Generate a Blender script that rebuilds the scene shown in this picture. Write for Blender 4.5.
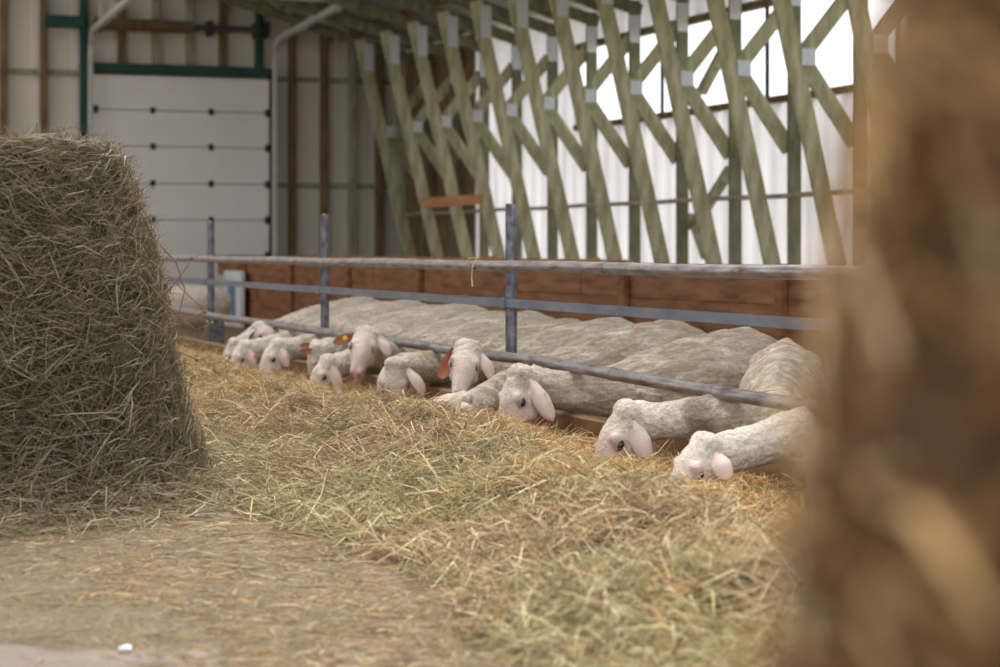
import bpy, bmesh, math, random
import numpy as np
from mathutils import Vector, Matrix, noise
random.seed(7); rng = np.random.default_rng(11)
for o in list(bpy.data.objects): bpy.data.objects.remove(o, do_unlink=True)
SC = bpy.context.scene; COL = SC.collection
PI = math.pi

# ------------------------------------------------------------------ camera, world, light, exposure
# world: X across the barn (towards the window wall), Y along the feed rail, Z up, feed alley floor at 0
TH = math.atan(763/2000.0); ST, CT = math.sin(TH), math.cos(TH); EYE = 0.95
cam = bpy.data.cameras.new('camera'); co = bpy.data.objects.new('camera', cam); COL.objects.link(co)
co.location = (0, 0, EYE); co.rotation_euler = (PI/2, 0, -TH)
cam.sensor_width = 36; cam.lens = 72; cam.shift_y = -0.085; cam.clip_start = 0.05; cam.clip_end = 300
cam.dof.use_dof = True; cam.dof.focus_distance = 9.2; cam.dof.aperture_fstop = 2.5
SC.camera = co
w = bpy.data.worlds.new('overcast_sky'); SC.world = w; w.use_nodes = True
bg = w.node_tree.nodes['Background']; bg.inputs[0].default_value = (0.93, 0.96, 1.0, 1); bg.inputs[1].default_value = .85
SC.view_settings.view_transform = 'Standard'; SC.view_settings.look = 'None'
SC.view_settings.exposure = 1.3; SC.view_settings.gamma = 1; SC.view_settings.use_curve_mapping = False
sun = bpy.data.lights.new('sun', 'SUN'); sun.energy = 4.0; sun.angle = math.radians(45); sun.color = (1, .95, .88)
so = bpy.data.objects.new('sun', sun); COL.objects.link(so); so.rotation_euler = (math.radians(-24), math.radians(6), 0)

def W(x, y, L=None, Z=None, Y=None):
    """point seen at pixel (x, y) on the plane X=L, or Y=Y, or at depth Z"""
    u = (x-500)/2000.0; v = (248.5-y)/2000.0
    if L is not None: Z = L/(ST+u*CT)
    elif Y is not None: Z = Y/(CT-u*ST)
    return Vector((Z*(ST+u*CT), Z*(CT-u*ST), EYE+Z*v))
def cv(r, u, t): return (Vector((CT, -ST, 0))*r + Vector((0, 0, 1))*u - Vector((ST, CT, 0))*t)

# ------------------------------------------------------------------ helpers
def link(name, me, m=None, parent=None):
    o = bpy.data.objects.new(name, me); COL.objects.link(o)
    if m:
        for q in (m if isinstance(m, (list, tuple)) else [m]): me.materials.append(q)
    if parent: o.parent = parent
    return o
def obj(name, bm, m=None, parent=None, smooth=False, loc=None):
    bmesh.ops.recalc_face_normals(bm, faces=bm.faces)
    if loc is not None: bmesh.ops.translate(bm, verts=bm.verts, vec=-Vector(loc))
    me = bpy.data.meshes.new(name); bm.to_mesh(me); bm.free()
    if smooth:
        me.polygons.foreach_set('use_smooth', [True]*len(me.polygons))
    o = link(name, me, m, parent)
    if loc is not None and parent is None: o.location = loc
    return o
def tag(o, label=None, cat=None, group=None, kind=None):
    if label: o['label'] = label
    if cat: o['category'] = cat
    if group: o['group'] = group
    if kind: o['kind'] = kind
    return o
def empty(name, loc):
    o = bpy.data.objects.new(name, None); COL.objects.link(o); o.location = loc; o.empty_display_size = .1; return o
def box(bm, a, b, bev=0):
    a, b = Vector(a), Vector(b); c = (a+b)/2; s = b-a
    r = bmesh.ops.create_cube(bm, size=1.0)
    for v in r['verts']: v.co = Vector((v.co.x*s.x, v.co.y*s.y, v.co.z*s.z)) + c
    if bev:
        es = list({e for v in r['verts'] for e in v.link_edges})
        bmesh.ops.bevel(bm, geom=es, offset=bev, segments=1, affect='EDGES')
def beam(bm, p, q, w_, h_, up=(0, 0, 1), bev=0.004):
    """timber from p to q; h_ is its depth towards up, w_ its thickness"""
    p, q = Vector(p), Vector(q); t = (q-p).normalized(); s = t.cross(Vector(up)).normalized(); n = s.cross(t)
    r = bmesh.ops.create_cube(bm, size=1.0); L_ = (q-p).length; c = (p+q)/2
    for v in r['verts']: v.co = c + t*v.co.x*L_ + s*v.co.y*w_ + n*v.co.z*h_
    if bev:
        es = list({e for v in r['verts'] for e in v.link_edges})
        bmesh.ops.bevel(bm, geom=es, offset=bev, segments=1, affect='EDGES')
def tube(bm, pts, rad, n=14, caps=True):
    pts = [Vector(p) for p in pts]
    if not isinstance(rad, (list, tuple)): rad = [rad]*len(pts)
    rings = []; prev = None
    for i, p in enumerate(pts):
        t = (pts[min(i+1, len(pts)-1)]-pts[max(i-1, 0)]).normalized()
        if prev is None:
            a = Vector((0, 0, 1)) if abs(t.z) < .9 else Vector((1, 0, 0)); s = t.cross(a).normalized()
        else: s = (prev - t*prev.dot(t)).normalized()
        prev = s; n2 = t.cross(s)
        rings.append([bm.verts.new(p + (s*math.cos(2*PI*k/n)+n2*math.sin(2*PI*k/n))*rad[i]) for k in range(n)])
    for a, b in zip(rings, rings[1:]):
        for k in range(n): bm.faces.new((a[k], a[(k+1) % n], b[(k+1) % n], b[k]))
    if caps: bm.faces.new(rings[0][::-1]); bm.faces.new(rings[-1])
def nb(): return bmesh.new()

# ------------------------------------------------------------------ materials
def mat(name, rough=.8, metal=0, spec=.3):
    m = bpy.data.materials.new(name); m.use_nodes = True; nt = m.node_tree; b = nt.nodes['Principled BSDF']
    b.inputs['Roughness'].default_value = rough; b.inputs['Metallic'].default_value = metal
    b.inputs['Specular IOR Level'].default_value = spec
    return m, nt, b
def N(nt, t, **k):
    n = nt.nodes.new(t)
    for a, v in k.items(): setattr(n, a, v)
    return n
def ramp(nt, fac, stops):
    r = N(nt, 'ShaderNodeValToRGB'); e = r.color_ramp.elements
    while len(e) < len(stops): e.new(.5)
    for i, (p, c) in enumerate(stops): e[i].position = p; e[i].color = (*c, 1)
    nt.links.new(fac, r.inputs[0]); return r.outputs[0]
def coords(nt, scale=(1, 1, 1), gen='Object'):
    tc = N(nt, 'ShaderNodeTexCoord'); mp = N(nt, 'ShaderNodeMapping'); mp.inputs['Scale'].default_value = scale
    nt.links.new(tc.outputs[gen], mp.inputs[0]); return mp.outputs[0]
def noi(nt, vec, scale, detail=4, rough=.55, dist=0):
    n = N(nt, 'ShaderNodeTexNoise'); n.inputs['Scale'].default_value = scale; n.inputs['Detail'].default_value = detail
    n.inputs['Roughness'].default_value = rough; n.inputs['Distortion'].default_value = dist
    nt.links.new(vec, n.inputs['Vector']); return n.outputs['Fac']
def bump(nt, b, h, strength=.4, dist=.01):
    u = N(nt, 'ShaderNodeBump'); u.inputs['Strength'].default_value = strength; u.inputs['Distance'].default_value = dist
    nt.links.new(h, u.inputs['Height']); nt.links.new(u.outputs[0], b.inputs['Normal'])
def mixc(nt, f, a, b):
    m = N(nt, 'ShaderNodeMix', data_type='RGBA')
    for s, v in ((m.inputs[0], f), (m.inputs[6], a), (m.inputs[7], b)):
        if isinstance(v, (int, float)): s.default_value = v
        elif isinstance(v, tuple): s.default_value = (*v, 1)
        else: nt.links.new(v, s)
    return m.outputs[2]
def attr(nt, name):
    a = N(nt, 'ShaderNodeAttribute'); a.attribute_name = name; return a
def simple(name, stops, scale=(1, 1, 1), ns=6, rough=.8, metal=0, bs=.3, bd=.005, detail=5, spec=.3, gen='Object'):
    m, nt, b = mat(name, rough, metal, spec); v = coords(nt, scale, gen); f = noi(nt, v, ns, detail)
    nt.links.new(ramp(nt, f, stops), b.inputs['Base Color']); bump(nt, b, f, bs, bd); return m
M = {}
FZ = -.09
M['timber'] = simple('treated_timber', [(.3, (.20, .185, .115)), (.5, (.31, .295, .195)), (.7, (.43, .41, .29))], (3, 3, .8), 4, .75)
M['timber_lit'] = simple('lit_treated_timber', [(.3, (.26, .245, .13)), (.5, (.40, .38, .23)), (.7, (.55, .52, .36))], (3, 3, .8), 4, .7)  # truss legs and braces: window light put into the paler colour
M['timber_shaded'] = simple('shaded_treated_timber', [(.3, (.10, .105, .06)), (.5, (.17, .175, .10)), (.7, (.25, .24, .15))], (3, 3, .8), 4, .75)  # wall posts, chords, rafters: backlit shade put into the darker colour
M['timber_brown'] = simple('aged_brown_timber', [(.3, (.10, .065, .03)), (.55, (.18, .12, .06)), (.75, (.26, .19, .1))], (3, 3, .6), 4, .75)
M['board'] = simple('orange_brown_board', [(.25, (.09, .035, .014)), (.5, (.24, .10, .042)), (.75, (.33, .16, .075))], (2.5, .6, 4), 3.5, .6)
M['plank'] = simple('fresh_orange_plank', [(.3, (.42, .19, .08)), (.7, (.55, .28, .13))], (3, .5, 3), 4, .7)
M['plate'] = simple('galvanised_gusset', [(.3, (.50, .52, .55)), (.7, (.66, .68, .71))], (1, 1, 1), 30, .5, .25)
M['pipe'] = simple('weathered_galvanised_pipe', [(.28, (.12, .08, .065)), (.42, (.25, .22, .22)), (.65, (.40, .385, .39))], (6, 1.2, 6), 5, .38, .75, .4, .002, 8)
M['bar'] = simple('galvanised_flat_bar', [(.3, (.15, .18, .24)), (.7, (.25, .28, .35))], (3, 1, 3), 4, .4, .7)
M['post'] = simple('dark_steel_post', [(.3, (.05, .045, .05)), (.5, (.13, .13, .15)), (.75, (.27, .27, .29))], (4, 4, 2), 7, .42, .7, .4, .002, 8)
M['cream'] = simple('cream_wall_sheet', [(.3, (.68, .62, .53)), (.7, (.78, .72, .64))], (1, 1, .3), 1.2, .6)
M['door'] = simple('white_door_panel', [(.3, (.78, .74, .71)), (.7, (.84, .80, .77))], (.6, .6, 1), 1.5, .5)
M['seal'] = simple('dark_rubber', [(.3, (.02, .022, .025)), (.7, (.05, .05, .055))])
M['green'] = simple('green_painted_steel', [(.3, (.012, .048, .035)), (.7, (.022, .082, .06))], (1, 1, 1), 5, .5)
M['track'] = simple('pale_metal_track', [(.3, (.42, .42, .40)), (.7, (.58, .57, .54))], (1, 1, 1), 6, .5, .3)
M['dark_pipe'] = simple('dark_torsion_shaft', [(.3, (.05, .05, .05)), (.7, (.16, .15, .14))], (8, 1, 1), 6, .5, .4)
M['roof'] = simple('roof_sheet', [(.3, (.34, .32, .31)), (.7, (.46, .43, .42))], (1, 1, 1), 1.5, .6)
M['curb'] = simple('feed_curb_wood', [(.3, (.13, .07, .035)), (.6, (.24, .14, .07)), (.8, (.34, .22, .12))], (4, .7, 4), 4, .8)
M['pole'] = simple('bleached_pole', [(.3, (.30, .25, .20)), (.7, (.46, .40, .33))], (1, 1, 1), 6)
M['whitepanel'] = simple('white_panel', [(.3, (.62, .62, .64)), (.7, (.78, .77, .78))], (1, 1, 1), 2, .6)
M['bluedrum'] = simple('blue_plastic', [(.3, (.10, .19, .33)), (.7, (.18, .28, .44))], (1, 1, 1), 4, .5)
M['bedding'] = simple('pen_bedding', [(.3, (.16, .11, .06)), (.55, (.30, .22, .12)), (.75, (.45, .34, .18))], (1, 1, 1), 14, .95, 0, .8, .03)
M['ground'] = simple('outside_ground', [(.3, (.22, .22, .16)), (.7, (.34, .33, .26))], (1, 1, 1), 1, .95)
# side wall sheets let some daylight through
m, nt, b = mat('white_wall_sheet', .55); v = coords(nt, (1, 1, .4)); f = noi(nt, v, 1.6, 5)
c = ramp(nt, f, [(.3, (.70, .69, .74)), (.7, (.83, .82, .85))]); nt.links.new(c, b.inputs['Base Color'])
tr = N(nt, 'ShaderNodeBsdfTranslucent'); nt.links.new(c, tr.inputs[0]); mx = N(nt, 'ShaderNodeMixShader'); mx.inputs[0].default_value = .42
nt.links.new(b.outputs[0], mx.inputs[1]); nt.links.new(tr.outputs[0], mx.inputs[2])
nt.links.new(mx.outputs[0], nt.nodes['Material Output'].inputs[0]); M['sheet'] = m
m, nt, b = mat('window_pane', .05); gl = N(nt, 'ShaderNodeBsdfGlossy'); gl.inputs['Roughness'].default_value = .05
tp = N(nt, 'ShaderNodeBsdfTransparent'); mx = N(nt, 'ShaderNodeMixShader'); mx.inputs[0].default_value = .06
nt.links.new(tp.outputs[0], mx.inputs[1]); nt.links.new(gl.outputs[0], mx.inputs[2])
nt.links.new(mx.outputs[0], nt.nodes['Material Output'].inputs[0]); M['glass'] = m
# alley floor: dusty concrete, chaff, damp smooth patches
m, nt, b = mat('dusty_concrete', .85); v = coords(nt)
f1 = noi(nt, v, 1.1, 3, .5); f2 = noi(nt, v, 55, 5, .7); f3 = noi(nt, v, 7, 6, .65)
c1 = ramp(nt, f3, [(.3, (.075, .055, .032)), (.5, (.13, .10, .06)), (.7, (.19, .145, .09))])
c2 = ramp(nt, f2, [(.38, (.035, .025, .015)), (.5, (.12, .09, .055)), (.62, (.30, .235, .15))])
c = mixc(nt, .5, c1, c2)
pt = ramp(nt, f1, [(.56, (0, 0, 0)), (.62, (1, 1, 1))])
c = mixc(nt, pt, c, (.19, .15, .125)); nt.links.new(c, b.inputs['Base Color'])
rr = ramp(nt, f1, [(.56, (.9, .9, .9)), (.62, (.45, .45, .45))]); nt.links.new(rr, b.inputs['Roughness']); bump(nt, b, f2, .5, .006)
M['floor'] = m
def hay_base(name, a, bb, c_):
    m, nt, b = mat(name, .95, 0, .1); v = coords(nt); f = noi(nt, v, 40, 6, .75, 1.2)
    nt.links.new(ramp(nt, f, [(.35, a), (.5, bb), (.65, c_)]), b.inputs['Base Color']); bump(nt, b, f, 1, .03); return m
M['pile_base'] = hay_base('hay_underlayer', (.05, .04, .02), (.17, .13, .065), (.36, .28, .15))
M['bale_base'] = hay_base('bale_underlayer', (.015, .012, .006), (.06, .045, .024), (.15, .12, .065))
M['straw_base'] = hay_base('straw_underlayer', (.04, .02, .01), (.12, .065, .03), (.26, .15, .07))
def strand_mat(name, rough=.6):
    m, nt, b = mat(name, rough, 0, .35); a = attr(nt, 'col'); nt.links.new(a.outputs['Color'], b.inputs['Base Color'])
    tr = N(nt, 'ShaderNodeBsdfTranslucent'); nt.links.new(a.outputs['Color'], tr.inputs[0]); mx = N(nt, 'ShaderNodeMixShader'); mx.inputs[0].default_value = .2
    nt.links.new(b.outputs[0], mx.inputs[1]); nt.links.new(tr.outputs[0], mx.inputs[2]); nt.links.new(mx.outputs[0], nt.nodes['Material Output'].inputs[0]); return m
M['strand'] = strand_mat('dry_grass_blades')

# ------------------------------------------------------------------ setting
def struct(name, bm, m, **k): o = obj(name, bm, m, **k); o['kind'] = 'structure'; return o
YE = 31.0; LW = 10.0
def WL(x): u = (x-500)/2000.0; return YE*(ST+CT*u)/(CT-ST*u)          # X of a pixel column on the end wall
def WZ(x, y): return W(x, y, Y=YE).z
bm = nb(); box(bm, (-12, -6, -.35), (4.06, YE+.3, FZ)); struct('floor', bm, M['floor'])
bm = nb(); box(bm, (4.07, -6, -.45), (10.4, YE+.3, -.2)); struct('floor_pen', bm, M['bedding'])
bm = nb(); box(bm, (-70, -60, -.75), (80, 100, -.46)); struct('ground', bm, M['ground'])
def corr(bm, y0, y1, z0, z1, x, per=.36, dep=.055):
    ys = []; y = y0; k = 0
    pr = [(0, 0), (.3, 0), (.42, 1), (.88, 1)]
    while y < y1:
        for a, d in pr:
            if y+a*per <= y1: ys.append((y+a*per, d*dep))
        y += per
    ys.append((y1, 0))
    prev = None
    for yy, d in ys:
        a, b = bm.verts.new((x+d, yy, z0)), bm.verts.new((x+d, yy, z1))
        if prev: bm.faces.new((prev[0], a, b, prev[1]))
        prev = (a, b)
YW = 23.8; ZB, ZT = 2.52, 3.52
bm = nb(); XW = 10.14
corr(bm, -6, YW, -.3, ZB, XW); corr(bm, YW, 27.6, -.3, 4.12, XW); corr(bm, -6, YW, ZT, 4.12, XW)
struct('wall_right', bm, M['sheet'])
bm = nb(); box(bm, (XW, 27.6, -.3), (XW+.06, YE, 4.12)); struct('wall_right_end', bm, M['timber_brown'])  # brown here paints in the shade of the dim far corner
bm = nb()                                                            # end wall sheets with fine vertical seams
x = -12.0
while x < 10.3:
    box(bm, (x, YE+.02, -.3), (min(x+.592, 10.4), YE+.09, 7.2), .006); x += .6
struct('wall_back', bm, M['cream'])
# roof: slopes with unseen gaps, shaped to let in top and side light
def roofz(x): return 4.12 + .34*(10.3-abs(x))
bm = nb()
for sgn, xa, xb, ya, yb in ((1, .0, 1.2, 2.5, YE+.3), (1, 1.2, 4.4, 27.5, YE+.3), (1, 4.4, 10.5, 2.5, YE+.3), (-1, .0, 4.5, 2.5, 24.5), (-1, 4.5, 8, 12, 20)):  # outer left strip is added out of view to block daylight
    n = 30
    for k in range(n):
        a, b_ = xa+(xb-xa)*k/n, xa+(xb-xa)*(k+1)/n
        vs = [bm.verts.new((sgn*q, yy, roofz(q)+z)) for z in (0, .05) for q, yy in ((a, ya), (b_, ya), (b_, yb), (a, yb))]
        bm.faces.new(vs[:4]); bm.faces.new(vs[4:])
struct('ceiling', bm, M['roof'])
bm = nb(); box(bm, (-8.1, 12, FZ), (-8, 20, 4.6)); struct('wall_left_light_block', bm, M['cream'])  # unseen wall stub, added to keep side daylight off the far corner
ti = 0
def trim(bm, m):
    global ti; ti += 1; return struct('trim_%d' % ti, bm, m)
for xx in np.arange(1.2, 10.4, 1.15):
    bm = nb(); beam(bm, (xx, 2.6, roofz(xx)-.05), (xx, YE, roofz(xx)-.05), .06, .1); trim(bm, M['timber_brown'])
# studs and girts of the end wall
zdoor = WZ(178, 76)
for px, z0, m_ in ((3, -.2, 'timber_brown'), (43, -.2, 'timber_brown'), (83, -.2, 'green'), (121, zdoor+.1, 'timber_brown'), (155, zdoor+.1, 'timber'),
                   (189, zdoor+.1, 'timber'), (222, zdoor+.1, 'timber_brown'), (258, zdoor+.1, 'green'), (291, -.2, 'timber_brown'), (323, -.2, 'timber_brown'),
                   (351, -.2, 'timber'), (378, -.2, 'timber_brown'), (404, -.2, 'timber'), (-35, -.2, 'timber')):
    bm = nb(); c_ = WL(px); w_ = .055 if m_ != 'green' else .06; box(bm, (c_-w_, YE-.15, z0), (c_+w_, YE+.01, min(7, roofz(c_)-.12)), .006); trim(bm, M[m_])
for x0, x1, y in ((-60, 80, 71), (268, 410, 81), (268, 410, 186)):
    bm = nb(); z = WZ((x0+x1)/2, y); box(bm, (WL(x0), YE-.07, z-.04), (WL(x1), YE+.005, z+.04), .004); trim(bm, M['timber'])
# sectional door
d0, d1 = WL(91), WL(266)
root = empty('door_1', ((d0+d1)/2, YE-.18, 0)); root['kind'] = 'structure'
def part(name, bm, m, parent, **k):
    bmesh.ops.translate(bm, verts=bm.verts, vec=-Vector(parent.location)); return obj(name, bm, m, parent, **k)
zs = [WZ(178, y) for y in (78, 112, 147.5, 184, 220, 256)]; zs = [zs[0]] + zs[1:]
while zs[-1] > .05: zs.append(max(zs[-1]-.56, 0))
for za, zb in zip(zs, zs[1:]):
    bm = nb(); box(bm, (d0, YE-.21, zb+.006), (d1, YE-.17, za-.006), .004)
    for k in range(1, 4): box(bm, (d0+.01, YE-.213, zb+(za-zb)*k/4-.004), (d1-.01, YE-.209, zb+(za-zb)*k/4+.004))
    part('door_panel', bm, M['door'], root)
for zz in zs[1:-1]:
    bm = nb(); box(bm, (d0, YE-.205, zz-.006), (d1, YE-.175, zz+.006)); part('seam_seal', bm, M['seal'], root)
    for px in (150, 208):
        bm = nb(); c_ = WL(px); box(bm, (c_-.04, YE-.235, zz-.05), (c_+.04, YE-.21, zz+.05), .01); part('hinge', bm, M['seal'], root)
    for xx in (d0, d1):
        bm = nb(); box(bm, (xx-.07, YE-.26, zz-.06), (xx+.07, YE-.2, zz+.06), .015); part('roller_bracket', bm, M['seal'], root)
root = empty('door_frame', ((d0+d1)/2, YE-.1, 0)); root['kind'] = 'structure'
bm = nb(); box(bm, (d0-.05, YE-.25, zdoor-.0), (d1-.05, YE-.05, zdoor+.15), .01); part('header', bm, M['green'], root)
for xx in (d0-.05, d1+.05):
    bm = nb(); box(bm, (xx-.035, YE-.2, 0), (xx+.035, YE-.05, zdoor+.15), .01); part('jamb', bm, M['seal'] if xx < d1 else M['seal'], root)
bm = nb(); box(bm, (WL(42), YE-.3, WZ(60, 29)), (WL(82), YE-.16, WZ(60, 17)), .01); o = obj('steel_bracket_beam', bm, M['green'], loc=(WL(62), YE-.2, WZ(60, 29)))
tag(o, 'short dark green steel beam high on the end wall left of the door', 'beam')
root = empty('torsion_shaft', ((d0+d1)/2, YE-.3, WZ(178, 30))); tag(root, 'dark horizontal spring shaft mounted above the white sectional door', 'door spring')
z = WZ(178, 29)
bm = nb(); tube(bm, [(d0-.02, YE-.3, z), (d1-.1, YE-.3, z)], .05, 12); part('shaft', bm, M['dark_pipe'], root, smooth=False)
bm = nb(); xs = np.linspace(WL(100), WL(188), 60); tube(bm, [(q, YE-.3, z) for q in np.repeat(xs, 1)], [.105 if i % 2 else .085 for i in range(60)], 12); part('spring', bm, M['timber_brown'], root)
for px in (96, 206, 252, 262):
    bm = nb(); c_ = WL(px); box(bm, (c_-.03, YE-.4, z-.12), (c_+.03, YE-.1, z+.12), .01); part('bracket', bm, M['seal'], root)
# lifting tracks
root = empty('door_track', ((d0+d1)/2, YE-.3, 4.2)); tag(root, 'pale metal lifting track curving from the white door up under the roof', 'door track')
for xx, pa, pb in ((d0-.06, (90, 35), None), (d1+.06, (267, 44), None)):
    zt = W(pa[0], pa[1], Y=YE-.3).z
    pts = [(xx, YE-.33, 0.02), (xx, YE-.33, zt-.35), (xx, YE-.37, zt-.14), (xx, YE-.52, zt), (xx, YE-.8, zt+.06), (xx, 26.9, zt+.2)]
    bm = nb()
    for p, q in zip(pts, pts[1:]): beam(bm, p, q, .07, .09, up=(0, -.9, .44), bev=.006)
    part('track', bm, M['track'], root)
    for yy in (27.1, 28.6, 29.8):
        bm = nb(); beam(bm, (xx, yy, zt+.1), (xx, yy, roofz(xx)-.1), .03, .03, up=(1, 0, 0)); part('hanger', bm, M['track'], root)
bm = nb(); beam(bm, (d0-.1, 26.9, 4.42), (d1+.1, 26.9, 4.42), .06, .07); part('crossbar', bm, M['track'], root)

# windows in the right wall
wy = YW; wi = 0
while wy > 1:
    a = wy-2.56; wi += 1
    root = empty('window_%d' % wi, (XW, (a+wy)/2, ZB)); root['kind'] = 'structure'
    bm = nb()
    box(bm, (XW-.05, a, ZB-.05), (XW+.05, wy, ZB+.02)); box(bm, (XW-.05, a, ZT-.02), (XW+.05, wy, ZT+.06))
    part('window_frame', bm, M['timber_brown'], root); bm = nb()
    for yy in (a, wy): box(bm, (XW-.02, yy-.012, ZB), (XW+.02, yy+.012, ZT))
    part('mullion', bm, M['whitepanel'], root)
    bm = nb(); box(bm, (XW-.004, a+.02, ZB+.02), (XW+.004, wy-.02, ZT-.02)); part('pane', bm, M['glass'], root)
    wy = a

# ------------------------------------------------------------------ timber frames along the right wall
proto = None; frames = []
Y0F = 17.82; DY = 1.282
def make_frame():
    root = empty('timber_truss', (LW, 0, -.2))
    def P(x, z): return Vector((x, 0, z))
    def pp(name, p, q, w_, h_, m, dy=0, up=(0, 1, 0)):
        bm = nb(); p = p+Vector((0, dy, 0)); q = q+Vector((0, dy, 0))
        beam(bm, p, q, h_, w_, up=up); return part(name, bm, m, root)
    pp('wall_post', P(9.98, -.2), P(9.98, 3.9), .05, .14, M['timber_shaded'])
    bot, top = P(9.88, -.2), P(9.03, 4.0)
    leg = pp('inclined_leg', P(9.97, -.2), P(8.91, 4.15), .05, .18, M['timber_lit'])
    pl = P(9.36, 2.75)
    pp('lower_brace', pl, P(9.95, 1.95), .045, .165, M['timber_lit'], .048)
    pp('upper_brace', pl, P(9.95, 3.45), .045, .15, M['timber_lit'], .048)
    pp('bottom_chord', P(10.09, 3.79), P(.2, 3.79+.28*9.89), .05, .15, M['timber_shaded'], .048)
    pp('rafter', P(10.09, roofz(10.09)-.19), P(.1, roofz(.1)-.19), .05, .17, M['timber_shaded'])
    for x_ in (7.6, 6, 4.4, 2.6):
        pp('web', P(x_, 3.79+.28*(10.09-x_)), P(x_-.8, roofz(x_-.8)-.2), .04, .1, M['timber_shaded'])
    for (x_, z_, a, b) in ((9.40, 2.75, .15, .16), (9.04, 3.88, .15, .42), (9.97, 3.56, .13, .32)):
        bm = nb(); box(bm, (x_-a/2, -.032, z_-b/2), (x_+a/2, -.026, z_+b/2)); part('gusset_plate', bm, M['plate'], root)
    return root
def copy_tree(o, parent=None):
    c = o.copy(); COL.objects.link(c)
    if parent: c.parent = parent
    for ch in list(o.children): copy_tree(ch, c)
    return c
ords = ['farthest', 'second', 'third', 'fourth', 'fifth', 'sixth', 'seventh', 'eighth', 'ninth', 'tenth', 'eleventh', 'twelfth', 'thirteenth', 'fourteenth']
proto = make_frame(); kids0 = list(proto.children)
for i, k in enumerate(range(9, -5, -1)):
    o = proto if i == 0 else copy_tree(proto)
    o.location = (LW, Y0F+DY*k, -.2)
    lab = ('greenish timber roof truss frame, the farthest one, nearest the end wall' if i == 0 else
           'greenish timber roof truss frame by the right wall, %s counting from the end wall' % ords[i])
    tag(o, lab, 'truss', 'timber truss frames along the right wall')
# long rail nailed along the wall posts, braces
bm = nb(); tube(bm, [(9.88, y, 1.485+.006*math.sin(y*2)) for y in np.arange(4, YE, .6)], .026, 8)
o = obj('wall_pole', bm, M['pole'], smooth=True, loc=(9.88, 4, 1.48)); tag(o, 'thin weathered pole running along the wall posts below the windows', 'pole')
for (a, b, lab) in (((693, 228), (731, 168), 'dark green diagonal brace between wall posts in the middle of the right wall'),
                    ((707, 258), (692, 215), 'short dark green brace slanting down beside the middle of the right wall'),
                    ((701, 93), (724, 50), 'dark slanting brace across the bright window strip')):
    p, q = W(*a, L=10.06), W(*b, L=10.06); bm = nb(); beam(bm, p, q, .05, .12, up=(1, 0, 0))
    for v in bm.verts: pass
    o = obj('diagonal_brace', bm, M['timber'], loc=p); tag(o, lab, 'brace')
p, q = W(422, 203, L=9.36), W(482, 198, L=9.36); q.z = p.z
bm = nb(); beam(bm, p, q, .03, .14); o = obj('plank', bm, M['plank'], loc=p); tag(o, 'short fresh orange plank nailed across the far truss legs', 'plank')

# ------------------------------------------------------------------ pen partition, curb, fence
bm0 = None
root = empty('pen_partition', (7.0, 16, -.2)); tag(root, 'long orange-brown wooden partition of wide boards behind the sheep', 'partition')
for (za, zb, y0, y1) in ((.542, .83, 6, 30.6), (.258, .54, 6, 29.2), (-.2, .256, 6, 29.2)):
    y = y0
    while y < y1-.2:
        e = min(y+random.choice((3.1, 3.6, 4.1)), y1)
        bm = nb(); box(bm, (6.98+random.uniform(-.006, .006), y+.004, za), (7.03, e-.004, zb), .003); part('board', bm, M['board'], root); y = e
for yy in (7.2, 9.9, 12.6, 15.3, 18, 20.7, 23.4, 26.1, 28.8):
    bm = nb(); box(bm, (6.92, yy-.05, -.2), (6.975, yy+.05, .84), .005); part('batten', bm, M['board'], root)
# second, farther pen wall with pale timber
bm = nb(); box(bm, (8.2, 18, .3), (8.25, 30.8, .72), .004); box(bm, (8.15, 18, .78), (8.28, 30.8, .84), .004)
for yy in (19, 22, 25, 28, 30.6): box(bm, (8.26, yy, -.2), (8.36, yy+.1, .86))
o = obj('rear_pen_fence', bm, M['plank'], loc=(8.2, 24, -.2)); tag(o, 'low pale wooden fence behind the partition near the end wall', 'fence')
pa = W(229, 316, L=6.9); pb = W(245, 276, L=6.9)
bm = nb(); box(bm, (6.82, min(pa.y,pb.y), -.2), (6.90, max(pa.y,pb.y), .62), .01); o = obj('white_board', bm, M['whitepanel'], loc=(6.9, pa.y, -.2))
tag(o, 'white upright board standing at the far end of the partition', 'board')
bm = nb(); box(bm, (6.812, pb.y+(pa.y-pb.y)*.72, -.05), (6.819, pb.y+(pa.y-pb.y)*.25, .42), .002)
bmesh.ops.translate(bm, verts=bm.verts, vec=-o.location); obj('blue_sheet', bm, M['bluedrum'], o)
bm = nb(); box(bm, (3.98, 2, FZ), (4.055, 30.5, .10), .008); o = obj('feed_curb', bm, M['curb'], loc=(4.02, 16, FZ)); tag(o, 'low brown wooden curb under the sheep necks along the feed alley', 'curb')

root = empty('pen_fence', (4.03, 14, 0)); tag(root, 'galvanised steel pipe fence holding the sheep back from the feed alley', 'fence')
def railpts(zf, x, amp=.003): return [(x+amp*math.sin(y*1.3), y, zf(y)+amp*math.sin(y*2.1)) for y in np.arange(2.8, 30.5, .35)]
bm = nb(); tube(bm, railpts(lambda y: .852, 4.03), .0305, 16); part('top_rail', bm, M['pipe'], root, smooth=True)
def lowz(y): return .34 if y > 9.8 else .34-.0107*(9.8-y)
bm = nb(); tube(bm, railpts(lowz, 4.03), .03, 16); part('neck_rail', bm, M['pipe'], root, smooth=True)
bm = nb()
for y0, y1 in ((2.8, 6.61), (6.61, 10.39), (10.39, 14.17), (14.17, 17.95), (17.95, 21.7), (21.7, 25.5), (25.5, 29.3)): box(bm, (4.045, y0, .618), (4.057, y1+.0, .668), .002)
part('flat_bar', bm, M['bar'], root)
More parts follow.
